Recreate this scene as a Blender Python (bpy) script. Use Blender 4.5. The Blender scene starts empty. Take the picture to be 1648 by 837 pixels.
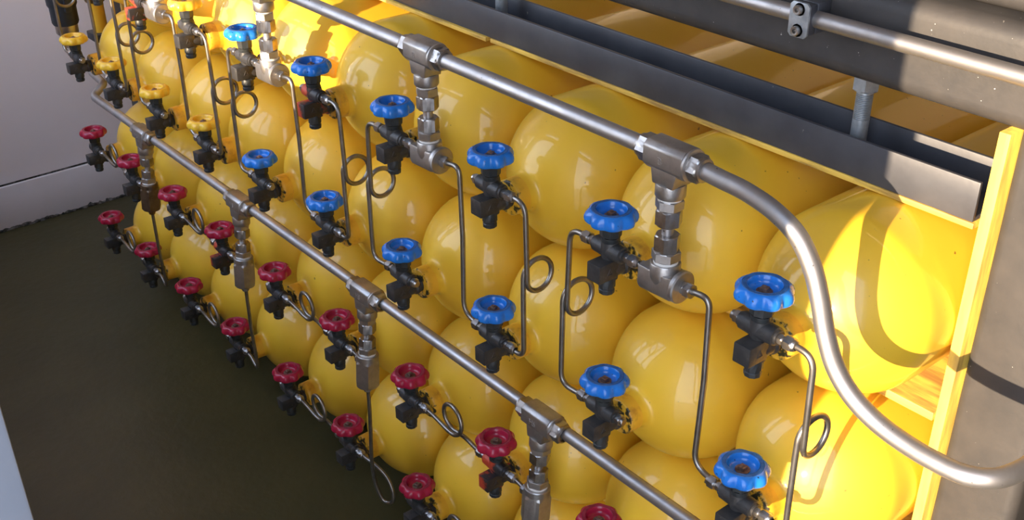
import bpy, bmesh, math, random
from mathutils import Vector, Matrix
random.seed(7)
S = bpy.context.scene
COL = S.collection
PI = math.pi
ZF = 0.99            # height of the reference handwheel (top row, right end) above the floor
PITCH = 0.24         # cylinder spacing along a row
ROWH = 0.2494        # spacing between rows
AX = -0.0765         # cylinder axis below its handwheel
RC = 0.1185          # cylinder radius

# ------------------------------------------------------------------ materials
def srgb(r, g, b):
    f = lambda c: (c/255/12.92) if c/255 <= 0.04045 else ((c/255+0.055)/1.055)**2.4
    return (f(r), f(g), f(b), 1)

def mat(name, col, rough=0.5, metal=0.0, col2=None, nscale=20, lo=0.4, hi=0.7, bump=0.0, bscale=80,
        rough2=None, coat=0.0, spots=None, spot_scale=140, spot_lo=0.70, stretch=None, rand=0.0, spec=None):
    m = bpy.data.materials.new(name); m.use_nodes = True
    nt = m.node_tree; N = nt.nodes; L = nt.links
    b = N['Principled BSDF']
    b.inputs['Roughness'].default_value = rough
    b.inputs['Metallic'].default_value = metal
    if coat:
        b.inputs['Coat Weight'].default_value = coat
        b.inputs['Coat Roughness'].default_value = 0.07
    if spec is not None:
        b.inputs['Specular IOR Level'].default_value = spec
    tc = N.new('ShaderNodeTexCoord')
    vec = tc.outputs['Object']
    oi = N.new('ShaderNodeObjectInfo')
    add = N.new('ShaderNodeVectorMath'); add.operation = 'MULTIPLY_ADD'
    comb = N.new('ShaderNodeCombineXYZ')
    for i in range(3): L.new(oi.outputs['Random'], comb.inputs[i])
    add.inputs[1].default_value = (17.3, 9.1, 23.7)
    L.new(comb.outputs[0], add.inputs[0]); L.new(vec, add.inputs[2])
    vec = add.outputs[0]
    if stretch:
        mp = N.new('ShaderNodeMapping'); mp.inputs['Scale'].default_value = stretch
        L.new(vec, mp.inputs['Vector']); vec = mp.outputs['Vector']
    cur = None
    def ramp(fac, a, bb, ca, cb):
        r = N.new('ShaderNodeValToRGB')
        r.color_ramp.elements[0].position = a; r.color_ramp.elements[1].position = bb
        r.color_ramp.elements[0].color = ca; r.color_ramp.elements[1].color = cb
        L.new(fac, r.inputs['Fac']); return r
    if col2:
        n = N.new('ShaderNodeTexNoise'); n.inputs['Scale'].default_value = nscale
        n.inputs['Detail'].default_value = 5; n.inputs['Roughness'].default_value = 0.6
        L.new(vec, n.inputs['Vector'])
        r = ramp(n.outputs['Fac'], lo, hi, col, col2)
        cur = r.outputs['Color']
        if rough2 is not None:
            rr = N.new('ShaderNodeMapRange')
            rr.inputs['From Min'].default_value = lo; rr.inputs['From Max'].default_value = hi
            rr.inputs['To Min'].default_value = rough; rr.inputs['To Max'].default_value = rough2
            L.new(n.outputs['Fac'], rr.inputs['Value']); L.new(rr.outputs['Result'], b.inputs['Roughness'])
    if spots:
        n2 = N.new('ShaderNodeTexNoise'); n2.inputs['Scale'].default_value = spot_scale
        n2.inputs['Detail'].default_value = 2
        L.new(vec, n2.inputs['Vector'])
        r2 = ramp(n2.outputs['Fac'], spot_lo, spot_lo+0.03, (0, 0, 0, 1), (1, 1, 1, 1))
        mx = N.new('ShaderNodeMix'); mx.data_type = 'RGBA'
        L.new(r2.outputs['Color'], mx.inputs['Factor'])
        if cur: L.new(cur, mx.inputs['A'])
        else: mx.inputs['A'].default_value = col
        mx.inputs['B'].default_value = spots
        cur = mx.outputs['Result']
    if rand:
        hs = N.new('ShaderNodeHueSaturation')
        mr = N.new('ShaderNodeMapRange'); mr.inputs['To Min'].default_value = 1-rand; mr.inputs['To Max'].default_value = 1+rand
        L.new(oi.outputs['Random'], mr.inputs['Value']); L.new(mr.outputs['Result'], hs.inputs['Value'])
        if cur: L.new(cur, hs.inputs['Color'])
        else: hs.inputs['Color'].default_value = col
        cur = hs.outputs['Color']
    if cur: L.new(cur, b.inputs['Base Color'])
    else: b.inputs['Base Color'].default_value = col
    if bump:
        n3 = N.new('ShaderNodeTexNoise'); n3.inputs['Scale'].default_value = bscale; n3.inputs['Detail'].default_value = 4
        L.new(vec, n3.inputs['Vector'])
        bp = N.new('ShaderNodeBump'); bp.inputs['Strength'].default_value = bump; bp.inputs['Distance'].default_value = 0.002
        L.new(n3.outputs['Fac'], bp.inputs['Height']); L.new(bp.outputs['Normal'], b.inputs['Normal'])
        if coat: L.new(bp.outputs['Normal'], b.inputs['Coat Normal'])
    return m

M = {}
M['yellow'] = mat('yellow_paint', (0.92, 0.555, 0.035, 1), 0.45, 0, (0.87, 0.50, 0.026, 1), 6, 0.35, 0.75, bump=0.13, bscale=30, coat=0.55,
                  rough2=0.55, spots=(0.30, 0.17, 0.02, 1), spot_scale=110, spot_lo=0.75, rand=0.03)
M['neck'] = mat('stained_yellow_neck', (0.86, 0.455, 0.032, 1), 0.4, 0, (0.52, 0.23, 0.025, 1), 45, 0.5, 0.75, bump=0.15)
M['board'] = mat('yellow_painted_board', (0.82, 0.54, 0.09, 1), 0.6, 0, (0.36, 0.21, 0.05, 1), 70, 0.42, 0.64, bump=0.3, bscale=60, stretch=(0.15, 1, 1))
M['board_v'] = mat('yellow_painted_upright_board', (0.82, 0.54, 0.09, 1), 0.6, 0, (0.48, 0.28, 0.06, 1), 70, 0.44, 0.68, bump=0.3, bscale=60, stretch=(1, 1, 0.15))
M['steel_frame'] = mat('grey_painted_steel', (0.050, 0.046, 0.044, 1), 0.55, 0, (0.034, 0.033, 0.034, 1), 25, 0.35, 0.7, bump=0.12, bscale=160,
                       spots=(0.45, 0.43, 0.40, 1), spot_scale=210, spot_lo=0.755)
M['channel'] = mat('dark_mill_steel', (0.074, 0.077, 0.088, 1), 0.40, 0.15, (0.050, 0.052, 0.062, 1), 14, 0.35, 0.7, bump=0.06, bscale=120,
                   spots=(0.30, 0.28, 0.26, 1), spot_scale=90, spot_lo=0.755)
M['stainless'] = mat('stainless_steel', (0.49, 0.47, 0.46, 1), 0.42, 0.92, (0.38, 0.365, 0.355, 1), 30, 0.4, 0.75, rough2=0.54, bump=0.03, bscale=90,
                     spots=(0.12, 0.11, 0.10, 1), spot_scale=130, spot_lo=0.73)
M['cast_steel'] = mat('dull_cast_stainless', (0.46, 0.435, 0.41, 1), 0.42, 0.92, (0.36, 0.34, 0.32, 1), 60, 0.4, 0.7, bump=0.12, bscale=300)
M['nut'] = mat('bright_plated_nut', (0.46, 0.435, 0.41, 1), 0.32, 1.0, (0.32, 0.30, 0.285, 1), 80, 0.4, 0.7, rough2=0.45)
M['tube'] = mat('thin_steel_tube', (0.33, 0.305, 0.27, 1), 0.36, 0.92, (0.23, 0.21, 0.185, 1), 40, 0.4, 0.7)
M['zinc'] = mat('zinc_plated_steel', (0.46, 0.49, 0.51, 1), 0.4, 0.6, (0.28, 0.31, 0.34, 1), 60, 0.4, 0.7)
M['valve'] = mat('dark_valve_casting', (0.038, 0.037, 0.037, 1), 0.46, 0.25, (0.070, 0.064, 0.058, 1), 60, 0.4, 0.75, bump=0.25, bscale=220,
                 spots=(0.14, 0.12, 0.09, 1), spot_scale=160, spot_lo=0.72)
M['valve_red'] = mat('dark_valve_casting_with_red_paint', (0.028, 0.024, 0.024, 1), 0.45, 0.1, (0.50, 0.062, 0.026, 1), 45, 0.45, 0.58, bump=0.2, bscale=220)
def red_daub(m):
    nt = m.node_tree; N = nt.nodes; L = nt.links
    rampn = [n for n in N if n.type == 'VALTORGB'][0]; noise = [n for n in N if n.type == 'TEX_NOISE'][0]
    tc = [n for n in N if n.type == 'TEX_COORD'][0]
    sx = N.new('ShaderNodeSeparateXYZ'); L.new(tc.outputs['Object'], sx.inputs[0])
    ma = N.new('ShaderNodeMath'); ma.operation = 'MULTIPLY_ADD'; ma.inputs[1].default_value = -13.0
    L.new(sx.outputs['X'], ma.inputs[0]); L.new(noise.outputs['Fac'], ma.inputs[2]); L.new(ma.outputs[0], rampn.inputs['Fac'])
red_daub(M['valve_red'])
def thread_grime(m):
    # black compound smeared round the mouth of the neck
    nt = m.node_tree; N = nt.nodes; L = nt.links
    b = N['Principled BSDF']; old = b.inputs['Base Color'].links[0].from_socket
    tc = [n for n in N if n.type == 'TEX_COORD'][0]
    n = N.new('ShaderNodeTexNoise'); n.inputs['Scale'].default_value = 110; n.inputs['Detail'].default_value = 3
    vec = [x for x in N if x.type == 'TEX_NOISE'][0].inputs['Vector'].links[0].from_socket
    L.new(vec, n.inputs['Vector'])
    sx = N.new('ShaderNodeSeparateXYZ'); L.new(tc.outputs['Object'], sx.inputs[0])
    ma = N.new('ShaderNodeMath'); ma.operation = 'MULTIPLY_ADD'; ma.inputs[1].default_value = -38.0; L.new(sx.outputs['Y'], ma.inputs[0])
    ad = N.new('ShaderNodeMath'); ad.inputs[1].default_value = 1.235; L.new(ma.outputs[0], ad.inputs[0]); L.new(n.outputs['Fac'], ma.inputs[2])
    r = N.new('ShaderNodeValToRGB'); r.color_ramp.elements[0].position = 0.56; r.color_ramp.elements[1].position = 0.66
    L.new(ad.outputs[0], r.inputs['Fac'])
    mx = N.new('ShaderNodeMix'); mx.data_type = 'RGBA'; L.new(r.outputs['Color'], mx.inputs['Factor'])
    L.new(old, mx.inputs['A']); mx.inputs['B'].default_value = (0.035, 0.030, 0.012, 1)
    L.new(mx.outputs['Result'], b.inputs['Base Color'])
thread_grime(M['neck'])
M['bonnet'] = mat('dark_bonnet', (0.022, 0.026, 0.028, 1), 0.45, 0.1, (0.045, 0.05, 0.05, 1), 60, 0.4, 0.7, bump=0.15, bscale=250)
M['blue'] = mat('blue_plastic', (0.016, 0.175, 0.62, 1), 0.20, 0, (0.022, 0.21, 0.66, 1), 60, 0.4, 0.7, spots=(0.01, 0.03, 0.08, 1), spot_scale=260, spot_lo=0.71)
M['red'] = mat('crimson_plastic', (0.36, 0.010, 0.040, 1), 0.26, 0, (0.44, 0.018, 0.055, 1), 60, 0.4, 0.7, spots=(0.10, 0.005, 0.012, 1), spot_scale=240, spot_lo=0.72)
M['wheel_yellow'] = mat('amber_plastic', (0.82, 0.48, 0.03, 1), 0.28, 0, (0.86, 0.54, 0.05, 1), 60, 0.4, 0.7, spots=(0.4, 0.2, 0.01, 1), spot_scale=240, spot_lo=0.72)
M['rim'] = mat('scuffed_rim_grime', (0.012, 0.085, 0.26, 1), 0.5, 0, (0.03, 0.15, 0.42, 1), 120, 0.4, 0.65)
M['rim_red'] = mat('scuffed_crimson_rim', (0.22, 0.008, 0.030, 1), 0.5, 0, (0.36, 0.03, 0.06, 1), 120, 0.4, 0.65)
M['rim_yellow'] = mat('scuffed_amber_rim', (0.60, 0.32, 0.03, 1), 0.5, 0, (0.72, 0.42, 0.06, 1), 120, 0.4, 0.65)
M['spindle'] = mat('rusty_brown_spindle', (0.16, 0.09, 0.065, 1), 0.5, 0.5, (0.28, 0.20, 0.16, 1), 200, 0.4, 0.7)
M['brass'] = mat('tarnished_brass', (0.34, 0.22, 0.10, 1), 0.35, 1.0, (0.22, 0.14, 0.07, 1), 60, 0.4, 0.7)
M['body_brown'] = mat('oxidised_steel_body', (0.21, 0.155, 0.105, 1), 0.42, 0.9, (0.14, 0.10, 0.07, 1), 50, 0.4, 0.7)
M['black'] = mat('black_rubbery_plastic', (0.018, 0.022, 0.028, 1), 0.5, 0, (0.03, 0.035, 0.04, 1), 30, 0.4, 0.7)
M['nickel'] = mat('nickel_plate', (0.55, 0.50, 0.46, 1), 0.3, 1.0)
M['floor'] = mat('olive_floor_paint', (0.050, 0.045, 0.018, 1), 0.40, 0, (0.064, 0.057, 0.023, 1), 5, 0.35, 0.7, bump=0.6, bscale=38, spec=0.3)
M['wall'] = mat('grey_white_wall', (0.84, 0.79, 0.80, 1), 0.75, 0, (0.80, 0.75, 0.765, 1), 3, 0.35, 0.7, bump=0.06, bscale=200)
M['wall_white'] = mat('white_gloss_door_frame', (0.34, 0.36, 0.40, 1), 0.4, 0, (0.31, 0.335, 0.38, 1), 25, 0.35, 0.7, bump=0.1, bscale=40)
M['skirting'] = mat('off_white_skirting', (0.72, 0.675, 0.68, 1), 0.6, 0, (0.66, 0.62, 0.625, 1), 6, 0.35, 0.7, bump=0.1, bscale=60)
M['grime'] = mat('black_grime_and_shadow_gap', (0.02, 0.019, 0.015, 1), 0.9, 0, (0.25, 0.23, 0.22, 1), 55, 0.45, 0.75, bump=0.8, bscale=90)  # floor-edge grime; also colours the painted shadow gap over the skirting
M['sealant'] = mat('white_thread_tape', (0.72, 0.70, 0.66, 1), 0.6)
M['ground'] = mat('pale_concrete_ground', (0.30, 0.29, 0.28, 1), 0.8, 0, (0.25, 0.24, 0.23, 1), 4, 0.35, 0.7)
M['dark_wall'] = mat('dim_grey_wall', (0.16, 0.15, 0.145, 1), 0.8)
M['ceiling'] = mat('white_ceiling', (0.45, 0.44, 0.435, 1), 0.8)

# ------------------------------------------------------------------ mesh helpers
def axis_mat(origin, axis):
    a = Vector(axis).normalized()
    q = Vector((0, 0, 1)).rotation_difference(a)
    return Matrix.Translation(Vector(origin)) @ q.to_matrix().to_4x4()

class MB:
    def __init__(self): self.bm = bmesh.new()
    def _merge(self, b2, mx=None):
        me = bpy.data.meshes.new('tmp'); 
        if mx is not None: bmesh.ops.transform(b2, matrix=mx, verts=b2.verts)
        b2.to_mesh(me); b2.free(); self.bm.from_mesh(me); bpy.data.meshes.remove(me)
    def box(self, x0, x1, y0, y1, z0, z1, bev=0.0, seg=2, mx=None):
        b = bmesh.new(); bmesh.ops.create_cube(b, size=1)
        for v in b.verts:
            v.co = Vector(((x0+x1)/2+v.co.x*(x1-x0), (y0+y1)/2+v.co.y*(y1-y0), (z0+z1)/2+v.co.z*(z1-z0)))
        if bev: bmesh.ops.bevel(b, geom=b.edges[:], offset=bev, segments=seg, affect='EDGES', profile=0.5)
        self._merge(b, mx); return self
    def lathe(self, prof, origin=(0, 0, 0), axis=(0, 0, 1), n=32, rfun=None):
        """prof: list of (r, h) along the axis"""
        b = bmesh.new(); rings = []
        for r, h in prof:
            if r <= 1e-6: rings.append([b.verts.new((0, 0, h))])
            else:
                ring = []
                for k in range(n):
                    t = 2*PI*k/n; rr = r*(rfun(t, r, h) if rfun else 1)
                    ring.append(b.verts.new((rr*math.cos(t), rr*math.sin(t), h)))
                rings.append(ring)
        for A, B in zip(rings, rings[1:]):
            if len(A) == 1 and len(B) == 1: continue
            if len(A) == 1:
                for k in range(n): b.faces.new((A[0], B[(k+1) % n], B[k]))
            elif len(B) == 1:
                for k in range(n): b.faces.new((A[k], A[(k+1) % n], B[0]))
            else:
                for k in range(n): b.faces.new((A[k], A[(k+1) % n], B[(k+1) % n], B[k]))
        bmesh.ops.recalc_face_normals(b, faces=b.faces[:])
        self._merge(b, axis_mat(origin, axis)); return self
    def cyl(self, p0, p1, r, r2=None, n=36, ch=0.0008):
        p0 = Vector(p0); p1 = Vector(p1); h = (p1-p0).length; r2 = r if r2 is None else r2
        return self.lathe([(0, 0), (r-ch, 0), (r, ch), (r2, h-ch), (r2-ch, h), (0, h)], p0, p1-p0, n)
    def hexn(self, p0, p1, r, n=6, ch=0.0014, rot=0.0, bore=0.0):
        """hexagonal nut: flats chamfered into a round face at both ends; r = across corners / 2"""
        self.crisp = True
        p0 = Vector(p0); p1 = Vector(p1); h = (p1-p0).length
        b = bmesh.new(); seg = n*8
        def poly(t):
            t = (t+rot) % (2*PI/n) - PI/n
            return math.cos(PI/n)/math.cos(t)
        inner = r*math.cos(PI/n)
        rings = []
        for fr, z in (('i', 0), ('o', ch), ('o', h-ch), ('i', h)):
            rings.append([b.verts.new((rr*math.cos(t), rr*math.sin(t), z)) for t in [2*PI*k/seg for k in range(seg)]
                          for rr in [(inner*0.98 if fr == 'i' else r*poly(t))]])
        for A, B in zip(rings, rings[1:]):
            for k in range(seg): b.faces.new((A[k], A[(k+1) % seg], B[(k+1) % seg], B[k]))
        b.faces.new(rings[0][::-1]); b.faces.new(rings[-1])
        self._merge(b, axis_mat(p0, p1-p0)); return self
    def tube(self, pts, r, n=12, res=6, smooth=True):
        P = [Vector(p) for p in pts]
        if smooth: P = spline(P, res)
        b = bmesh.new(); rings = []
        T = [(P[min(i+1, len(P)-1)]-P[max(i-1, 0)]).normalized() for i in range(len(P))]
        nrm = T[0].orthogonal().normalized()
        for i, p in enumerate(P):
            if i: nrm = (T[i-1].rotation_difference(T[i]) @ nrm); nrm = (nrm-T[i]*nrm.dot(T[i])).normalized()
            bi = T[i].cross(nrm)
            rings.append([b.verts.new(p+r*(math.cos(2*PI*k/n)*nrm+math.sin(2*PI*k/n)*bi)) for k in range(n)])
        for A, B in zip(rings, rings[1:]):
            for k in range(n): b.faces.new((A[k], A[(k+1) % n], B[(k+1) % n], B[k]))
        b.faces.new(rings[0][::-1]); b.faces.new(rings[-1])
        self._merge(b); return self
    def prism(self, poly, y0, y1, bev=0.0, mx=None):
        """poly in XZ, extruded along y"""
        b = bmesh.new()
        vs = [b.verts.new((x, y0, z)) for x, z in poly]
        f = b.faces.new(vs)
        e = bmesh.ops.extrude_face_region(b, geom=[f])
        for v in [g for g in e['geom'] if isinstance(g, bmesh.types.BMVert)]: v.co.y = y1
        bmesh.ops.recalc_face_normals(b, faces=b.faces[:])
        if bev: bmesh.ops.bevel(b, geom=b.edges[:], offset=bev, segments=2, affect='EDGES', profile=0.5)
        self._merge(b, mx); return self
    def build(self, name, m, parent=None, loc=None, ang=None):
        me = bpy.data.meshes.new(name); self.bm.to_mesh(me); self.bm.free()
        if ang is None: ang = 16 if getattr(self, 'crisp', False) else 35
        me.shade_smooth(); me.set_sharp_from_angle(angle=math.radians(ang))
        for mm in (m if isinstance(m, (list, tuple)) else [m]): me.materials.append(mm)
        o = bpy.data.objects.new(name, me); COL.objects.link(o)
        if parent: o.parent = parent
        if loc: o.location = loc
        return o

def spline(P, res=6):
    """centripetal-ish Catmull-Rom through the points"""
    out = []
    Q = [P[0]*2-P[1]]+P+[P[-1]*2-P[-2]]
    for i in range(1, len(Q)-2):
        p0, p1, p2, p3 = Q[i-1:i+3]
        t0 = 0; t1 = t0+max(1e-6, (p1-p0).length)**.5; t2 = t1+max(1e-6, (p2-p1).length)**.5; t3 = t2+max(1e-6, (p3-p2).length)**.5
        for k in range(res):
            t = t1+(t2-t1)*k/res
            a1 = p0*((t1-t)/(t1-t0))+p1*((t-t0)/(t1-t0)); a2 = p1*((t2-t)/(t2-t1))+p2*((t-t1)/(t2-t1)); a3 = p2*((t3-t)/(t3-t2))+p3*((t-t2)/(t3-t2))
            b1 = a1*((t2-t)/(t2-t0))+a2*((t-t0)/(t2-t0)); b2 = a2*((t3-t)/(t3-t1))+a3*((t-t1)/(t3-t1))
            out.append(b1*((t2-t)/(t2-t1))+b2*((t-t1)/(t2-t1)))
    out.append(P[-1]); return out

def fillet(pts, rad, n=6):
    """polyline with rounded corners (points returned dense, use smooth=False)"""
    P = [Vector(p) for p in pts]; out = [P[0]]
    for i in range(1, len(P)-1):
        a, b, c = P[i-1], P[i], P[i+1]
        u = (a-b).normalized(); v = (c-b).normalized()
        ang = u.angle(v)
        if ang > PI-0.02: out.append(b); continue
        r = rad[i] if isinstance(rad, dict) else rad
        d = min(r/math.tan(ang/2), 0.48*(a-b).length, 0.48*(c-b).length)
        p, q = b+u*d, b+v*d
        for k in range(n+1):
            t = k/n; out.append(p*(1-t)**2+b*2*t*(1-t)+q*t*t)
    out.append(P[-1]); return out

def tag(o, label=None, cat=None, group=None, kind=None):
    if label: o['label'] = label
    if cat: o['category'] = cat
    if group: o['group'] = group
    if kind: o['kind'] = kind
    return o
def thing(name, label, cat, loc, group=None):
    o = bpy.data.objects.new(name, None); o.empty_display_size = 0.02; COL.objects.link(o); o.location = loc
    return tag(o, label, cat, group)
KIDS = {}
def copy_tree(o, parent=None):
    c = o.copy(); COL.objects.link(c)
    if parent: c.parent = parent
    for ch in [x for x in ALLOBJ() if x.parent == o]: copy_tree(ch, c)
    return c
def ALLOBJ(): return list(COL.objects)
def P(x, y, z): return (x, y, z+ZF)
def struct(o): o['kind'] = 'structure'; return o

# ordinal words
ORD = ['first', 'second', 'third', 'fourth', 'fifth', 'sixth', 'seventh', 'eighth', 'ninth', 'tenth']
ROW = ['top', 'second', 'third', 'bottom']
def place(row, c):
    """the position phrase for column c (0 = next to the right post, -9 = left end)"""
    if row < 2:
        return 'nearest the right post' if c == 0 else ORD[-c]+' from the right post'
    return 'at the left end' if c == -9 else ORD[c+9]+' from the left end'

# ------------------------------------------------------------------ gas cylinders
def make_cylinder(root):
    b = MB()
    prof = [(0.0272, 0.050), (0.0276, 0.0575), (0.0288, 0.0618), (0.0318, 0.0648)]
    RE, y1, t0, te = 0.121, 0.186, 0.297, 1.268
    ln = (y1-0.0668)/math.cos(t0)
    for k in range(0, 25):
        t = t0+(k/24.0)*(te-t0)
        # a truncated ellipse: the shoulder leaves the neck at a slant and meets the wall in a soft knuckle
        prof.append((RE*math.sin(t), y1-ln*math.cos(t)))
    prof += [(0.1170, 0.1545), (0.1179, 0.1600), (RC, 0.1680), (RC, 0.26), (RC, 0.5), (RC, 0.9), (RC, 1.32), (RC*0.92, 1.38), (RC*0.6, 1.415), (0, 1.42)]
    b.lathe(prof, (0, 0, 0), (0, 1, 0), 72)
    b.build('body', M['yellow'], root, ang=50)
    b = MB()
    b.lathe([(0.0135, 0.034), (0.0135, 0.030), (0.0250, 0.030), (0.0268, 0.032), (0.0271, 0.040), (0.0273, 0.0505), (0.0260, 0.0515)], (0, 0, 0), (0, 1, 0), 40)
    b.build('neck', M['neck'], root, ang=50)

cyl0 = None
for row in range(4):
    for c in range(0, -10, -1):
        if row == 3 and c >= -1: continue
        pos = P(c*PITCH, 0, AX-row*ROWH)
        if cyl0 is None:
            o = cyl0 = thing('gas_cylinder', 'x', 'gas cylinder', pos, 'yellow gas cylinders in the rack')
            make_cylinder(o)
        else:
            o = copy_tree(cyl0); o.location = pos
        lit = {(0, 0): 'half sunlit yellow gas cylinder', (1, 0): 'half sunlit yellow gas cylinder', (0, -4): 'jaggedly sunlit yellow gas cylinder', (0, -5): 'brightly sunlit yellow gas cylinder', (0, -6): 'brightly sunlit yellow gas cylinder'}.get((row, c), 'glossy yellow gas cylinder')
        o['label'] = '%s in the %s row, %s' % (lit, ROW[row], place(row, c))

# ------------------------------------------------------------------ cylinder valves
def lobes(t, r, h):
    if r < 0.0242: return 1.0
    k = (r-0.0242)/0.0076
    q = math.sqrt(math.cos(4*t)**2+0.05)/math.sqrt(1.05)
    return 1-0.17*(1-q)*min(1.0, 0.15+0.85*k)

def wheel_mesh(b):
    b.lathe([(0, -0.0022), (0.0130, -0.0022), (0.0155, -0.0010), (0.0170, 0.0020), (0.0174, 0.0062), (0.0184, 0.0074)], n=96)
    prof = [(0.0236, 0.0074), (0.0252, 0.0070), (0.0276, 0.0056), (0.0300, 0.0032), (0.0316, -0.0002), (0.0320, -0.0036),
            (0.0312, -0.0068), (0.0292, -0.0086), (0.0262, -0.0088), (0.022, -0.0076), (0.016, -0.0070), (0.010, -0.0070), (0, -0.0070)]
    b.lathe(prof, n=96, rfun=lobes)

WHEEL = {}
def valve_parts(root, wheel, red=False):
    # body casting: vertical stem, cross bar along the row, square block, inlet to the cylinder neck
    bm_ = M['valve_red'] if red else M['valve']
    b = MB()
    b.lathe([(0, -0.0275), (0.0088, -0.0275), (0.0092, -0.0245), (0.0112, -0.0235), (0.0118, -0.012), (0.0124, 0.0), (0.0118, 0.012), (0.0112, 0.0235), (0.0092, 0.0245), (0.0088, 0.0275), (0, 0.0275)],
            (0, 0, -0.049), (1, 0, 0), 32)
    b.lathe([(0, -0.090), (0.0105, -0.090), (0.0105, -0.062), (0.0130, -0.054), (0.0138, -0.047), (0.0125, -0.040), (0.0118, -0.036), (0, -0.036)], (0, 0.001, 0), (0, 0, 1), 32)
    b.lathe([(0, 0), (0.0115, 0.0), (0.0128, 0.004), (0.0128, 0.016), (0.0150, 0.019), (0.0150, 0.023), (0.0128, 0.025), (0.0128, 0.031), (0, 0.031)], (0, 0.000, AX), (0, 1, 0), 32)
    b.build('body', bm_, root)
    b = MB(); b.box(-0.0118, 0.0118, -0.0285, 0.005, -0.0865, -0.0608, 0.0016, 2)
    k = b.build('block', bm_, root)
    # faint raised triangle mark on the block's side
    b = MB(); tri = [(-0.0145, -0.0775), (-0.0055, -0.0775), (-0.0100, -0.0690)]
    pts = [(0.01195, y, z) for y, z in tri]
    for i in range(3): b.tube([pts[i], pts[(i+1) % 3]], 0.00045, 6, smooth=False)
    b.build('triangle_mark', bm_, k)
    b = MB()
    b.lathe([(0, 0), (0.0092, 0), (0.0103, 0.001), (0.0106, 0.0060), (0.0098, 0.0070), (0.0098, 0.0095), (0.0112, 0.0105), (0.0112, 0.0190), (0.0092, 0.0245), (0, 0.0245)],
            (0.000, -0.0035, -0.1105), (0, 0, 1), 10)
    b.build('bottom_cap', M['bonnet'], root)
    b = MB()
    b.lathe([(0, -0.0385), (0.0105, -0.0385), (0.0118, -0.036), (0.0122, -0.0300)], n=32)
    b.lathe([(0.0122, -0.0300), (0.0138, -0.0285), (0.0146, -0.0200), (0.0142, -0.0068), (0, -0.0068)], n=8)
    b.build('bonnet', M['bonnet'], root)
    b = MB(); wheel_mesh(b)
    w = b.build('handwheel', M[{'blue': 'blue', 'red': 'red', 'yellow': 'wheel_yellow'}[wheel]], root, ang=40); w.scale = (1.08, 1.08, 1.06)
    b = MB(); b.lathe([(0.0184, 0.0074), (0.0188, 0.0068), (0.0193, 0.0075), (0.0227, 0.0077), (0.0231, 0.0071), (0.0236, 0.0074)], n=96)
    b.build('rim_ring', M[{'blue': 'rim', 'red': 'rim_red', 'yellow': 'rim_yellow'}[wheel]], w, ang=30)
    b = MB(); b.box(-0.0042, 0.0042, -0.0042, 0.0042, -0.0025, 0.0036, 0.0008); b.lathe([(0.0085, -0.0022), (0.0085, -0.0008), (0, -0.0008)], n=24)
    b.lathe([(0, 0), (0.0020, 0), (0.0020, 0.0050), (0, 0.0050)], n=16)
    b.build('spindle_nut', M['spindle'], w)

def side_plug(root, sgn):
    b = MB()
    b.hexn((sgn*0.0270, 0, -0.049), (sgn*0.0350, 0, -0.049), 0.0082)
    b.cyl((sgn*0.0345, 0, -0.049), (sgn*0.0400, 0, -0.049), 0.0055)
    b.build('side_plug', M['nut'], root)

RED_BODIES = {(0, -4), (0, -7), (2, -2), (2, -6)}
protos = {}
VALVE = {}
def wheel_colour(row, c):
    if row >= 2: return 'red'
    return 'blue' if c >= -5 else 'yellow'
for row in range(4):
    for c in range(0, -10, -1):
        if row == 3 and c >= -1: continue
        pos = P(c*PITCH, 0, -row*ROWH)
        col = wheel_colour(row, c); odd = c % 2 == 1
        if row == 0: plug = 0 if odd else -1
        elif row == 1: plug = 1 if odd else 0
        else: plug = -1 if odd else 0
        red = (row, c) in RED_BODIES
        key = (col, red, plug)
        if key not in protos:
            o = thing('cylinder_valve', 'x', 'valve', pos, 'handwheel valves on the cylinders')
            valve_parts(o, col, red)
            if plug: side_plug(o, plug)
            protos[key] = o
        else:
            o = copy_tree(protos[key]); o.location = pos
        VALVE[(row, c)] = o
        cw = {'blue': 'blue', 'red': 'crimson', 'yellow': 'yellow'}[col]
        o['label'] = '%s valve with %s handwheel, %s row, %s' % ('red-daubed' if red else 'dark', cw, ROW[row], place(row, c))
        # every wheel is left at its own turn
        for ch in o.children:
            if ch.name.startswith('handwheel'): ch.rotation_euler = (0, 0, random.uniform(0, PI/4))

# ------------------------------------------------------------------ thin tubes with their nuts
RT = 0.0039
def tube_thing(label, paths, nuts, loc, group, smooth=False, mat_='tube', name='connecting_tube'):
    o = thing(name, label, 'tube', loc, group)
    b = MB(); b.tube(paths, RT, 12, smooth=smooth); b.build('tube', M[mat_], o, ang=60)
    for x, z, s in nuts:
        b = MB()
        b.hexn((x, 0, z), (x+s*0.0065, 0, z), 0.0068)
        b.cyl((x+s*0.0060, 0, z), (x+s*0.0095, 0, z), 0.0050)
        b.hexn((x+s*0.0085, 0, z), (x+s*0.0195, 0, z), 0.0088)
        b.lathe([(0.0088*0.85, 0), (0.0062, 0.0035), (0.0045, 0.0045)], (x+s*0.0190, 0, z), (s, 0, 0), 36)
        b.build('compression_nut', M['nut'], o)
    return o

def coil(x, y, z, r, dx, n=28, start=PI, sweep=2*PI):
    """one turn whose plane stands across the row; starts at the front, goes down, back, up and forward"""
    out = []
    for k in range(n+1):
        a = start+sweep*k/n       # angle in (y,z): pi = front
        out.append(Vector((x+dx*k/n, y+r*math.cos(a), z+r*math.sin(a))))
    return out

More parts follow.
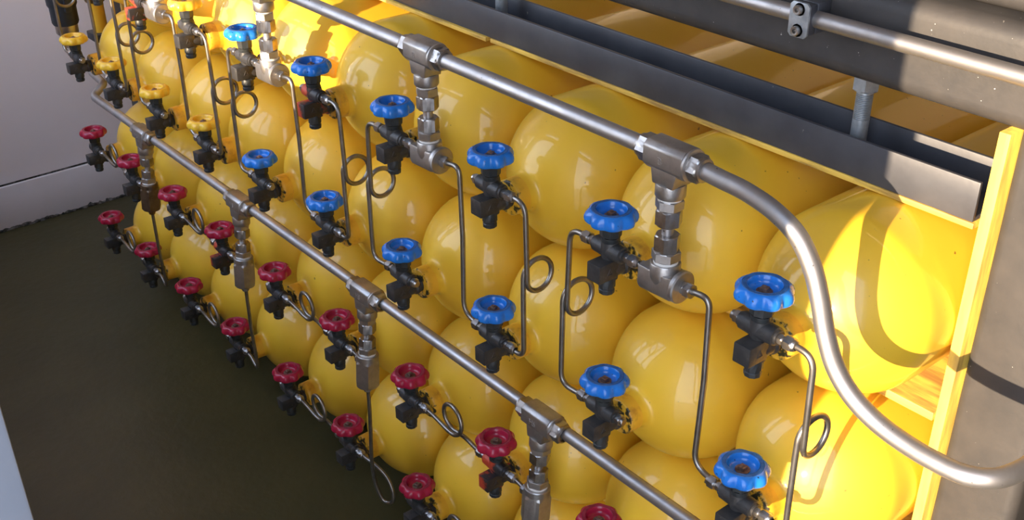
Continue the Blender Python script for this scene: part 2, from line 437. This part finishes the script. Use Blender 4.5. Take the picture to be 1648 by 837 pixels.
def riser(s, x0=0.079, zc=-0.168, r=0.0245, jit=0.0):
    """top-row outlet -> over, down, one loop, down -> second-row outlet. s=+1 right end, -1 left end"""
    z1 = -0.049; z2 = -0.049-ROWH
    xa = s*x0; xb = s*x0-0.0085
    up = fillet([(s*0.030, 0, z1), (s*(x0-0.004), 0, z1+0.001), (xa, 0, zc+0.03)], 0.022, 8)[:-1]
    lp = coil(xa, r, zc, r+jit, -0.0085)
    dn = fillet([(xb, 0, zc-0.03), (xb+s*0.001, 0, z2-0.004), (s*0.030, 0, z2)], 0.020, 8)
    return up+lp+dn

for c in range(0, -10, -1):
    odd = c % 2 == 1
    s = -1 if odd else 1
    nuts = [(s*0.0275, -0.049, s), (s*0.0275, -0.049-ROWH, s)]
    tube_thing('long looped tube on the %s of the top-row valve %s' % ('left' if odd else 'right', place(0, c)),
               riser(s, 0.079+random.uniform(-.002, .002), -0.168+random.uniform(-.004, .004), 0.0245+random.uniform(-.0015, .0015)),
               nuts, P(c*PITCH, 0, 0), 'looped tubes joining the top two rows')

def coil_link(zrow, x0, x1):
    """along-the-row link with one standing loop"""
    xm = 0.119; z = -0.049; r = 0.0275; n = 30
    zc = z+r-0.0075
    lp = []
    for k in range(n+1):
        a = -PI/2-0.35+(2*PI+0.70)*k/n
        lp.append(Vector((xm+r*math.cos(a), -0.002+0.0095*k/n, zc+r*math.sin(a))))
    pre = [Vector((x0, 0, z)), Vector((x0+0.025, 0, z)), Vector((xm-0.030, -0.002, z-0.002))]
    post = [Vector((xm+0.032, 0.006, z-0.003)), Vector((x1-0.02, 0, z)), Vector((x1, 0, z))]
    return spline(pre+lp[::3]+post, 5)
for row in (2, 3):
    for c in (-9, -7, -5, -3):
        x1 = PITCH-0.03
        tube_thing('small curled tube joining crimson-wheeled valves, %s row, %s pair from the left' % (ROW[row], ORD[(c+9)//2]),
                   coil_link(row, 0.030, x1), [(0.0275, -0.049, 1), (PITCH-0.0275, -0.049, -1)], P(c*PITCH, 0, -row*ROWH), 'coiled links along the lower rows')
# the bottom row's last link is cut by the picture's edge, the third row's too
tube_thing('small steel tube leaving the lowest crimson-wheeled valve at the photo bottom', coil_link(2, 0.030, PITCH-0.03), [(0.0275, -0.049, 1), (PITCH-0.0275, -0.049, -1)], P(-1*PITCH, 0, -2*ROWH), 'coiled links along the lower rows')

# ------------------------------------------------------------------ tee drops
def emblem(parent, txt, loc, size, m):
    cu = bpy.data.curves.new('mark', 'FONT'); cu.body = txt; cu.size = size; cu.extrude = 0.0004; cu.align_x = 'CENTER'; cu.align_y = 'CENTER'
    t = bpy.data.objects.new('mark', cu); COL.objects.link(t)
    dg = bpy.context.evaluated_depsgraph_get()
    me = bpy.data.meshes.new_from_object(t.evaluated_get(dg))
    bpy.data.objects.remove(t); bpy.data.curves.remove(cu)
    me.transform(Matrix.Rotation(PI/2, 4, 'X')); me.materials.append(m)
    o = bpy.data.objects.new('cast_mark', me); COL.objects.link(o); o.parent = parent; o.location = loc
    return o

def tee_block(o, zt, rp, mark):
    """forged tee round the header; local x is centred on the branch, header axis at z=zt"""
    b = MB()
    w = 0.0180
    # the run: squarish forging with chamfered top
    prof = [(-w, -0.010), (-w, 0.012), (-0.011, w), (0.011, w), (w, 0.012), (w, -0.010), (0.010, -w), (-0.010, -w)]
    bb = bmesh.new(); vs = [bb.verts.new((-0.031, y, z)) for y, z in prof]; f = bb.faces.new(vs)
    e = bmesh.ops.extrude_face_region(bb, geom=[f])
    for v in [g for g in e['geom'] if isinstance(g, bmesh.types.BMVert)]: v.co.x = 0.029
    bmesh.ops.recalc_face_normals(bb, faces=bb.faces[:])
    bmesh.ops.bevel(bb, geom=bb.edges[:], offset=0.0022, segments=2, affect='EDGES', profile=0.5)
    b._merge(bb, Matrix.Translation((0, 0, zt)))
    b.lathe([(0, 0), (0.0185, 0), (0.0195, 0.001), (0.0195, 0.004), (0.0165, 0.005), (0, 0.005)], (0.028, 0, zt), (1, 0, 0), 40)
    # web narrowing into the branch collar
    b.prism([(-0.022, 0.0), (0.022, 0.0), (0.016, -0.030), (-0.016, -0.030)], -0.0155, 0.0155, 0.002, Matrix.Translation((0, 0, zt-0.002)))
    b.lathe([(0, -0.031), (0.0175, -0.031), (0.0182, -0.033), (0.0182, -0.046), (0.0170, -0.048), (0, -0.048)], (0, 0, zt), (0, 0, 1), 40)
    t = b.build('pipe_tee', M['cast_steel'], o)
    emblem(t, mark, (-0.004, -0.0182, zt-0.002), 0.013, M['cast_steel'])
    for s in (-1, 1):
        b = MB(); b.hexn((s*(0.030 if s < 0 else 0.032), 0, zt), (s*0.0465, 0, zt), 0.0172, ch=0.0018, rot=PI/6)
        b.lathe([(0.0145, 0), (0.0138, 0.003), (0.0108, 0.004)], (s*0.0462, 0, zt), (s, 0, 0), 40)
        b.build('union_nut', M['nut'], o)

def column_bits(o, zs):
    """zs: list of (kind, z_top, z_bottom)"""
    for kind, a, bz, r in zs:
        b = MB()
        if kind == 'nut': b.hexn((0, 0, bz), (0, 0, a), r, ch=0.0016); b.build('hex_nut', M['nut'], o)
        elif kind == 'bush':
            b.hexn((0, 0, bz), (0, 0, a), r, ch=0.001, rot=PI/6); b.build('bushing', M['cast_steel'], o)
        elif kind == 'tape': b.cyl((0, 0, bz), (0, 0, a), r, n=32); b.build('thread_tape', M['sealant'], o)
        elif kind == 'pipe': b.cyl((0, 0, bz), (0, 0, a), r, n=24); b.build('short_pipe', M['stainless'], o)

TEE_X = 0.094
def upper_drop(c, label):
    o = thing('header_tee', label, 'pipe fitting', P(c*PITCH+TEE_X, 0, 0), 'tee drops on the upper header')
    tee_block(o, 0.108, 0.0105, 'B')
    column_bits(o, [('tape', 0.0605, 0.0565, 0.0148), ('bush', 0.0570, 0.0445, 0.0172), ('nut', 0.0440, 0.0230, 0.0165), ('pipe', 0.0235, 0.0090, 0.0072),
                    ('nut', 0.0105, -0.0110, 0.0160), ('bush', -0.0105, -0.0230, 0.0180), ('tape', -0.0225, -0.0275, 0.0150)])
    b = MB()
    b.lathe([(0, -0.0265), (0.0178, -0.0265), (0.0188, -0.028), (0.0188, -0.044), (0.0165, -0.052), (0, -0.056)], (0, 0, 0), (0, 0, 1), 40)
    b.prism([(-0.030, -0.030-0.006), (0.016, -0.030-0.006), (0.024, -0.034), (0.026, -0.066), (-0.027, -0.068), (-0.031, -0.062)], -0.0165, 0.0165, 0.003)
    b.lathe([(0.0, 0), (0.0200, 0.0), (0.0208, 0.001), (0.0208, 0.0055), (0.0190, 0.007), (0, 0.007)], (0.0235, 0, -0.050), (1, 0, 0), 40)
    k = b.build('lower_elbow', M['cast_steel'], o)
    b = MB()
    b.hexn((0.030, 0, -0.049), (0.0355, 0, -0.049), 0.0085); b.hexn((0.0350, 0, -0.049), (0.0450, 0, -0.049), 0.0098)
    b.build('outlet_nut', M['nut'], k)
    b = MB(); b.hexn((-0.0380, 0, -0.049), (-0.0300, 0, -0.049), 0.0085); b.build('inlet_nut', M['nut'], k)
    return o
names = {-1: 'nearest the right post', -3: 'second from the right post', -5: 'third from the right post, sunlit', -7: 'topmost in the photo', -9: 'farthest along'}
for c in (-1, -3, -5, -7, -9):
    upper_drop(c, 'steel tee drop on upper header pipe, '+names[c])
    # stub between the valve's right outlet and the elbow
    tube_thing('short stub tube from blue-wheeled valve to tee drop %s' % names[c] if c > -6 else 'short stub tube from yellow-wheeled valve to tee drop %s' % names[c],
               [(0.030, 0, -0.049), (0.045, 0, -0.049), (TEE_X-0.032, 0, -0.049)], [(0.0275, -0.049, 1)], P(c*PITCH, 0, 0), 'stub tubes at the upper tee drops')
    # tube from the elbow down to the next second-row valve's left outlet
    z2 = -0.049-ROWH
    path = fillet([(TEE_X+0.040, 0, -0.049), (0.166, 0, -0.045), (0.169, 0, -0.16), (0.165, 0, z2+0.008), (PITCH-0.030, 0, z2)], {1: 0.026, 2: 0.3, 3: 0.030}, 9)
    tube_thing('plain tube falling from the elbow of tee drop %s' % names[c], path, [(PITCH-0.0275, z2, -1)], P(c*PITCH, 0, 0), 'tubes falling from the upper tee drops')

LZ = -2*ROWH
HY = 0.012            # the lower header stands slightly deeper than the valves
def lower_drop(c, label, brown):
    o = thing('header_tee', label, 'pipe fitting', P(c*PITCH+0.1045, 0, LZ), 'tee drops on the lower header')
    hold = o
    tee_block(o, 0.1, 0.0105, 'HS')
    column_bits(o, [('bush', 0.0535, 0.0420, 0.0168), ('nut', 0.0420, 0.0220, 0.0160), ('pipe', 0.0230, 0.0080, 0.0065),
                    ('nut', 0.0100, -0.0095, 0.0152), ('bush', -0.0090, -0.0210, 0.0178), ('tape', -0.0200, -0.0245, 0.0160)])
    b = MB(); m = M['body_brown'] if brown else M['cast_steel']
    b.lathe([(0, -0.024), (0.0198, -0.024), (0.0208, -0.0255), (0.0208, -0.036)], n=40)
    b.hexn((0, 0, -0.0920), (0, 0, -0.0345), 0.0240, 6, 0.0050, rot=PI/6)
    b.lathe([(0.0150, -0.0915), (0.0105, -0.0965), (0, -0.0965)], n=32)
    k = b.build('filter_body', m, o)
    b = MB(); b.hexn((-0.0330, 0, -0.049), (-0.0230, 0, -0.049), 0.0085); b.cyl((-0.024, 0, -0.049), (-0.016, 0, -0.049), 0.0095); b.build('inlet_nut', M['nut'], k)
    b = MB(); b.hexn((0, 0, -0.1050), (0, 0, -0.0960), 0.0080); b.build('outlet_nut', M['brass'] if brown else M['nut'], k)
    # the whole drop leans a little: the header sits deeper
    for ch in o.children: pass
    o.rotation_euler = (-math.atan2(HY, 0.15), 0, 0)
    return o
lnames = {-8: 'first from left, with brown body', -6: 'second from the left end', -4: 'third from the left end', -2: 'fourth from left, nearest the camera'}
for c in (-8, -6, -4, -2):
    lower_drop(c, 'steel tee with hex filter on lower header, '+lnames[c], c == -8)
    tube_thing('short stub tube from crimson-wheeled valve to hex filter %s' % lnames[c].split(',')[0], [(0.030, 0, -0.049), (0.05, 0, -0.049), (0.077, -0.003, -0.049)], [(0.0275, -0.049, 1)],
               P(c*PITCH, 0, LZ), 'stub tubes at the lower filter bodies')
    z2 = -0.049-ROWH
    xb = 0.1045; yb = -0.0075
    if c == -4:
        path = spline([Vector(p) for p in [(xb, yb, -0.1045), (xb, yb, -0.13), (xb-0.004, yb, -0.20), (xb-0.008, yb-0.001, -0.29), (xb-0.006, -0.004, -0.345), (0.112, 0.004, -0.378), (0.128, 0.012, -0.372), (0.128, 0.014, -0.345),
                       (0.110, 0.012, -0.318), (0.085, 0.004, -0.301), (0.060, 0, z2), (0.030, 0, z2)]], 7)
        d = 'slack curl at its foot'
    else:
        path = fillet([(xb, yb, -0.1045), (xb-0.002, yb, -0.2), (xb-0.004, -0.004, z2-0.020), (0.062, 0, z2-0.004), (0.030, 0, z2)], {1: .3, 2: 0.016, 3: 0.04}, 9)
        d = 'tight bend at its foot'
    nuts = [(0.0275, z2, 1)]
    tube_thing('thin tube hanging from hex filter %s, %s' % (lnames[c].split(',')[0].replace(' from the left end', ' from left'), d), path, nuts, P(c*PITCH, 0, LZ), 'tubes hanging from the lower filter bodies')

# ------------------------------------------------------------------ header pipes
def header(label, pts, r, loc, smooth):
    o = thing('header_pipe', label, 'pipe', P(*loc), 'header pipe sections')
    b = MB(); L0 = Vector(loc); b.tube([Vector(p)-L0 for p in pts], r, 24, 8, smooth=smooth); b.build('pipe', M['stainless'], o, ang=60)
UZ = 0.108; E_ = 0.0480
ux = [c*PITCH+TEE_X for c in (-1, -3, -5, -7, -9)]
pts = [(ux[0]+E_, 0, UZ), (-0.075, 0, 0.1065), (-0.04, 0, 0.1045), (0.002, 0, 0.0955), (0.034, 0, 0.079), (0.056, 0, 0.052), (0.070, 0, 0.022), (0.083, 0, -0.014),
       (0.100, 0, -0.047), (0.124, 0, -0.0705), (0.156, 0, -0.086), (0.195, 0, -0.0935), (0.235, 0, -0.0945), (0.262, 0.003, -0.093), (0.282, 0.016, -0.091), (0.292, 0.042, -0.090), (0.295, 0.09, -0.09), (0.295, 0.40, -0.09)]
header('thick stainless header pipe curving down past the right post, partly sunlit', pts, 0.0105, (ux[0]+E_, 0, UZ), True)
un = ['upper header pipe section between its two tees nearest the right post', 'upper header pipe section leaving the photo at the top', 'upper header pipe section between sunlit and topmost tees', 'upper header pipe section at the far left end']
for k in range(4):
    header('grey steel '+un[k], [(ux[k]-E_, 0, UZ), (ux[k+1]+E_, 0, UZ)], 0.0105, (ux[k+1]+E_, 0, UZ), False)
lz = LZ+0.1
lx = [c*PITCH+0.1045 for c in (-2, -4, -6, -8)]
header('grey steel lower header pipe section cut by the photo bottom', [(lx[0]+E_, HY, lz), (0.42, HY, lz)], 0.0102, (lx[0]+E_, HY, lz), False)
ln = ['third and fourth tees from the left', 'second and third tees from the left', 'first and second tees from the left']
for k in range(3):
    header('grey steel lower header pipe section between '+ln[k], [(lx[k]-E_, HY, lz), (lx[k+1]+E_, HY, lz)], 0.0102, (lx[k+1]+E_, HY, lz), False)
header('kinked left end of the lower header pipe beside the leftmost yellow wheel',
       fillet([(lx[3]-E_, HY, lz), (-2.137, HY, lz), (-2.150, HY+0.038, lz+0.022), (-2.245, HY+0.045, lz+0.022), (-2.30, HY+0.06, lz+0.022)], {1: 0.022, 2: 0.020, 3: 0.02}, 9), 0.0102, (-2.13, HY, lz), False)

# ------------------------------------------------------------------ rack frame
FY = 0.216
rack = thing('cylinder_rack', 'dark grey welded steel frame holding the yellow cylinders', 'rack', (-1.08, FY, 0))
def rel(x, y, z): return (x+1.08, y-FY, z)
def rbox(name, x0, x1, y0, y1, z0, z1, bev, m=None):
    b = MB(); a = rel(x0, y0, z0+ZF); c = rel(x1, y1, z1+ZF)
    b.box(a[0], c[0], a[1], c[1], a[2], c[2], bev, 5); return b.build(name, m or M['steel_frame'], rack, ang=30)
rbox('post', 0.1345, 0.2345, FY, FY+0.10, -ZF, 0.275, 0.014)
rbox('post', -2.456, -2.356, FY, FY+0.10, -ZF, 0.275, 0.014)
rbox('top_beam', -2.452, 0.233, FY-0.0005, FY+0.0995, 0.1665, 0.276, 0.020)
rbox('base_beam', -2.45, 0.23, FY+0.004, FY+0.096, -0.988, -0.9585, 0.004)
rbox('base_beam', -2.45, 0.23, 1.2, 1.29, -0.988, -0.9585, 0.004)

# boards between the rows
for k in range(4):
    z = AX-k*ROWH-ROWH/2
    o = thing('separator_board', 'yellow painted wooden board under the %s cylinder row, splintered front edge' % ROW[k], 'board', P(-1.08, 0.2, z-0.006), 'wooden boards between the cylinder rows')
    b = MB(); b.box(-1.199, 1.2, 0.0, 1.1, 0.0, 0.0122, 0.0012); b.build('plank', M['board'], o)
o = tag(MB().box(-0.0067, 0.0067, 0, 1.1, -0.62, 0.62, 0.0012).build('upright_board', M['board_v'], None, P(0.1262, 0.2055, -0.452)), 'yellow upright wooden board beside the right steel post', 'board')
b = MB().box(-0.0067, 0.0067, 0, 1.1, -0.62, 0.62, 0.0012)
o = tag(b.build('upright_board', M['board_v'], None, P(-2.3480, 0.202, -0.452)), 'upright wooden board beside the dark left post, mostly hidden by cylinders', 'board')
# packing strips under the channel
for x0, x1, lab in ((-0.756, 0.1075, 'yellow wooden packing strip under the channel, right of the joint'), (-2.27, -0.764, 'yellow wooden packing strip under the channel, left of the joint')):
    b = MB(); b.box(-(x1-x0)/2, (x1-x0)/2, 0, 0.085, 0, 0.0074, 0.001)
    tag(b.build('packing_strip', M['board'], None, P((x0+x1)/2, 0.2195 if x1 > 0 else 0.2165, 0.0424)), lab, 'board')
# U channel, open at the top
ch = thing('clamp_channel', 'long dark steel U channel resting on the top cylinders', 'steel channel', P(-1.07, 0.2205, 0.0500))
b = MB(); L_ = 1.178
b.box(-L_, L_-0.003, 0, 0.0055, 0, 0.0485, 0.0012); b.box(-L_, L_-0.003, 0.0695, 0.075, 0, 0.0485, 0.0012); b.box(-L_, L_-0.003, 0.003, 0.072, 0, 0.0055, 0.001)
b.build('channel', M['channel'], ch)
def jack(x, lab):
    o = thing('jack_bolt', lab, 'bolt', P(x, 0.2575, 0.0570), 'jacking bolts between channel and beam')
    b = MB()
    prof = [(0, 0), (0.0102, 0), (0.0102, 0.052)]
    z = 0.052
    while z < 0.084:
        prof += [(0.0084, z+0.0004), (0.0084, z+0.0010), (0.0102, z+0.0016), (0.0102, z+0.0021)]; z += 0.0022
    prof += [(0.0095, 0.1085), (0, 0.1085)]
    b.lathe(prof, n=28); b.build('threaded_rod', M['zinc'], o)
    b = MB(); b.hexn((0, 0, 0.0880), (0, 0, 0.1085), 0.0168, ch=0.002); b.build('nut', M['zinc'], o)
jack(-0.078, 'zinc plated jacking bolt with hex nut nearest the right post')
jack(-0.772, 'zinc plated jacking bolt rod cut by the photo top')

# small pipe clamped on the beam
o = thing('beam_pipe', 'thin stainless pipe clamped along the front of the top beam', 'pipe', P(0, 0.190, 0.2365))
b = MB(); b.tube([(-2.2, 0, 0), (-1, 0, 0), (0.2, 0, 0), (0.6, 0, 0)], 0.0098, 20, smooth=False); b.build('pipe', M['stainless'], o, ang=60)
o = thing('pipe_clamp', 'plastic pipe clamp with steel cover plate and two socket screws on beam', 'pipe clamp', P(-0.1245, 0.190, 0.2365))
b = MB(); b.box(-0.0125, 0.0125, -0.015, -0.0005, -0.0185, 0.0185, 0.003); b.box(-0.0125, 0.0125, 0.0005, 0.0252, -0.0185, 0.0185, 0.003); b.build('clamp_body', M['channel'], o)
b = MB(); b.prism([(0.0135*sx*1.0-(0.004*sx if i else 0), 0.0205*sz-(0 if i else 0.004*sz)) for sx, sz, i in ((-1, -1, 0), (-1, -1, 1), (1, -1, 1), (1, -1, 0), (1, 1, 0), (1, 1, 1), (-1, 1, 1), (-1, 1, 0))][::1], -0.0182, -0.0148, 0.0006); pl = b.build('cover_plate', M['zinc'], o)
for s in (-1, 1):
    b = MB(); b.lathe([(0, 0.001), (0.0022, 0.001), (0.0026, 0.0058), (0.0048, 0.0060), (0.0056, 0.0050), (0.0056, 0.0), (0.0075, 0.0), (0.0075, -0.001), (0, -0.001)], (0, -0.0182, s*0.0122), (0, -1, 0), 24)
    b.build('socket_screw', M['nut'], o)
# thicker pipe higher on the beam
o = thing('upper_beam_pipe', 'grey steel pipe lying on the top beam, photo top right corner', 'pipe', P(0, 0.268, 0.2915))
b = MB(); b.tube([(-2.2, 0, 0), (-1, 0, 0), (0.2, 0, 0), (0.6, 0, 0)], 0.0158, 28, smooth=False); b.build('pipe', M['steel_frame'], o, ang=60)

# ------------------------------------------------------------------ fittings at the left end of the rack
o = thing('pressure_switch', 'black cylindrical pressure device with nickel base by the grey wall', 'pressure device', P(-2.322, 0.04, -0.288))
b = MB(); b.lathe([(0, 0.030), (0.031, 0.030), (0.034, 0.036), (0.034, 0.075), (0.038, 0.083), (0.039, 0.17), (0.036, 0.19), (0, 0.19)], n=40)
b.box(0.030, 0.046, -0.008, 0.008, 0.07, 0.16, 0.002); b.build('housing', M['black'], o)
b = MB(); b.lathe([(0, 0.004), (0.026, 0.004), (0.0285, 0.008), (0.0285, 0.030), (0, 0.030)], n=40); b.build('base_ring', M['nickel'], o)
b = MB(); b.lathe([(0, -0.03), (0.017, -0.03), (0.017, 0.004), (0, 0.004)], n=28); b.build('stem', M['nickel'], o)
b = MB(); b.box(-0.012, 0.012, 0.030, 0.052, 0.10, 0.15, 0.003); b.build('bracket', M['black'], o)
o = thing('yellow_standpipe', 'short yellow vertical pipe on black bracket beside the left post', 'pipe', P(-2.422, 0.16, -0.348))
b = MB(); b.cyl((0, 0, 0.02), (0, 0, 0.60), 0.0205); b.build('pipe', M['yellow'], o)
b = MB(); b.box(-0.030, 0.035, -0.03, 0.0562, 0.0, 0.022, 0.003); b.build('bracket', M['black'], o)
b = MB(); b.lathe([(0, 0), (0.025, 0), (0.027, 0.004), (0.027, 0.026), (0.023, 0.03), (0, 0.03)], (0, 0, 0.105), (0, 0, 1), 32); b.hexn((-0.045, -0.01, 0.118), (-0.015, -0.005, 0.118), 0.017); b.build('brass_collar', M['brass'], o)

# ------------------------------------------------------------------ the room
def sbox(name, x0, x1, y0, y1, z0, z1, m, bev=0.0):
    b = MB(); b.box(x0, x1, y0, y1, z0, z1, bev); return struct(b.build(name, m))
WX = -2.785
sbox('floor', WX-0.1, 1.3, -0.95, 1.9, -0.12, 0.0, M['floor'])
sbox('wall_left', WX-0.1, WX, -0.95, 1.9, 0.0, 2.6, M['wall'])
sbox('wall_back', WX, 1.2, 1.8, 1.9, 0.0, 2.6, M['dark_wall'])
sbox('wall_right', 1.2, 1.3, -0.95, 1.9, 0.0, 2.6, M['dark_wall'])
sbox('ceiling', WX-0.1, 1.3, -0.95, 1.9, 2.6, 2.7, M['ceiling'])
sbox('baseboard_left', WX, WX+0.012, -0.79, 1.8, 0.0, 0.142, M['skirting'], 0.004)
# crumbling grime where the skirting meets the floor
b = MB()
rr = random.Random(3)
y = -0.3
while y < 0.6:
    s = rr.uniform(0.006, 0.022); h = rr.uniform(0.002, 0.010)
    bb = bmesh.new(); bmesh.ops.create_icosphere(bb, subdivisions=1, radius=1.0)
    for v in bb.verts: v.co = Vector((v.co.x*0.006*rr.uniform(.6, 1.3), v.co.y*s*rr.uniform(.7, 1.2), v.co.z*h*rr.uniform(.6, 1.3)))
    b._merge(bb, Matrix.Translation((WX+0.014, y, h*0.4))); y += s*rr.uniform(0.5, 1.6)
tag(b.build('floor_grime', M['grime']), 'dark crumbling grime along the foot of the skirting', 'grime', kind='stuff')
# front wall with a window (left), an added fill window (far left) and the doorway the camera stands in (right)
YI, YO = -0.79, -0.95
W0, W1, WZ0, WZ1 = -1.80, -0.85, ZF+0.005, 2.45
b = MB()
FILL_W0, FILL_W1 = -2.72, -1.90  # edges of an unseen second window, added to brighten the left wall
b.box(WX, FILL_W0, YO, YI, 0, 2.6); b.box(FILL_W1, W0, YO, YI, 0, 2.6); b.box(FILL_W0, FILL_W1, YO, YI, 0, WZ0); b.box(FILL_W0, FILL_W1, YO, YI, WZ1, 2.6)
b.box(W0, W1, YO, YI, 0, WZ0); b.box(W0, W1, YO, YI, WZ1, 2.6); b.box(W1, 0.10, YO, YI, 0, 2.6)
b.box(0.10, 1.2, YO, YI, 2.45, 2.6); b.box(1.02, 1.2, YO, YI, 0, 2.45)
struct(b.build('wall_front', M['wall']))
# splayed white door lining: its visible face looks into the doorway
b = MB()
b.prism([(0.095, YO), (0.173, YO), (0.140, YI), (0.095, YI)], 0.0, 2.45, 0.002)
o = b.build('door_1', M['wall_white']); o.data.transform(Matrix(((1, 0, 0, 0), (0, 0, 1, 0), (0, 1, 0, 0), (0, 0, 0, 1)))); o.data.flip_normals(); struct(o)
f = 0.03
for k, (a0, a1) in enumerate(((W0, W1), (FILL_W0, FILL_W1))):
    b = MB()
    b.box(a0, a1, YO+0.02, YI-0.08, WZ0, WZ0+f); b.box(a0, a1, YO+0.02, YI-0.08, WZ1-f, WZ1)
    b.box(a0, a0+f, YO+0.02, YI-0.08, WZ0+f, WZ1-f); b.box(a1-f, a1, YO+0.02, YI-0.08, WZ0+f, WZ1-f)
    struct(b.build('window_%d' % (k+1), M['wall_white']))  # the second frame belongs to the added fill window
sbox('shadow_gap_strip', WX, WX+0.003, -0.79, 1.8, 0.1405, 0.1465, M['grime'])  # dark strip painting the shadow gap along the skirting top
sbox('outdoor_ground', -12, 12, -14, -0.95, -0.14, -0.02, M['ground'])  # unseen ground slab outside the doorway

# ------------------------------------------------------------------ light
sun = bpy.data.lights.new('sun', 'SUN'); sun.energy = 12.6; sun.angle = 0.0093; sun.color = (1.0, 0.77, 0.52)
so = bpy.data.objects.new('sun', sun); COL.objects.link(so)
d = Vector((-0.155, 1.0, -0.152)).normalized()
so.rotation_euler = d.to_track_quat('-Z', 'Y').to_euler()
w = bpy.data.worlds.new('sky'); S.world = w; w.use_nodes = True
nt = w.node_tree; bg = nt.nodes['Background']
tc = nt.nodes.new('ShaderNodeTexCoord'); sx = nt.nodes.new('ShaderNodeSeparateXYZ'); rp = nt.nodes.new('ShaderNodeValToRGB')
nt.links.new(tc.outputs['Generated'], sx.inputs[0]); nt.links.new(sx.outputs['Z'], rp.inputs['Fac']); nt.links.new(rp.outputs['Color'], bg.inputs['Color'])
rp.color_ramp.elements[0].position = 0.0; rp.color_ramp.elements[0].color = (0.88, 0.91, 0.97, 1)
rp.color_ramp.elements[1].position = 0.7; rp.color_ramp.elements[1].color = (0.50, 0.67, 1.0, 1)
bg.inputs['Strength'].default_value = 4.2

# ------------------------------------------------------------------ camera
cam = bpy.data.cameras.new('camera'); co = bpy.data.objects.new('camera', cam); COL.objects.link(co); S.camera = co
F, PT, YW, RL = 1800.3213823444453, 0.5278809382614796, -0.8870164086303846, -0.009172387053378979
fw = Vector((math.sin(YW)*math.cos(PT), math.cos(YW)*math.cos(PT), -math.sin(PT)))
r0 = Vector((math.cos(YW), -math.sin(YW), 0)); u0 = r0.cross(fw)
r = math.cos(RL)*r0+math.sin(RL)*u0; u = -math.sin(RL)*r0+math.cos(RL)*u0
mx = Matrix((r, u, -fw)).transposed().to_4x4(); mx.translation = Vector((0.63814, -0.87513, 0.62513+ZF))
co.matrix_world = mx
cam.sensor_width = 36; cam.sensor_fit = 'HORIZONTAL'; cam.lens = F/1648*36; cam.shift_y = 33.78/1648
cam.clip_start = 0.02
S.view_settings.view_transform = 'Standard'; S.view_settings.look = 'None'; S.view_settings.gamma = 1.0; S.view_settings.use_curve_mapping = False
S.view_settings.exposure = 0.32
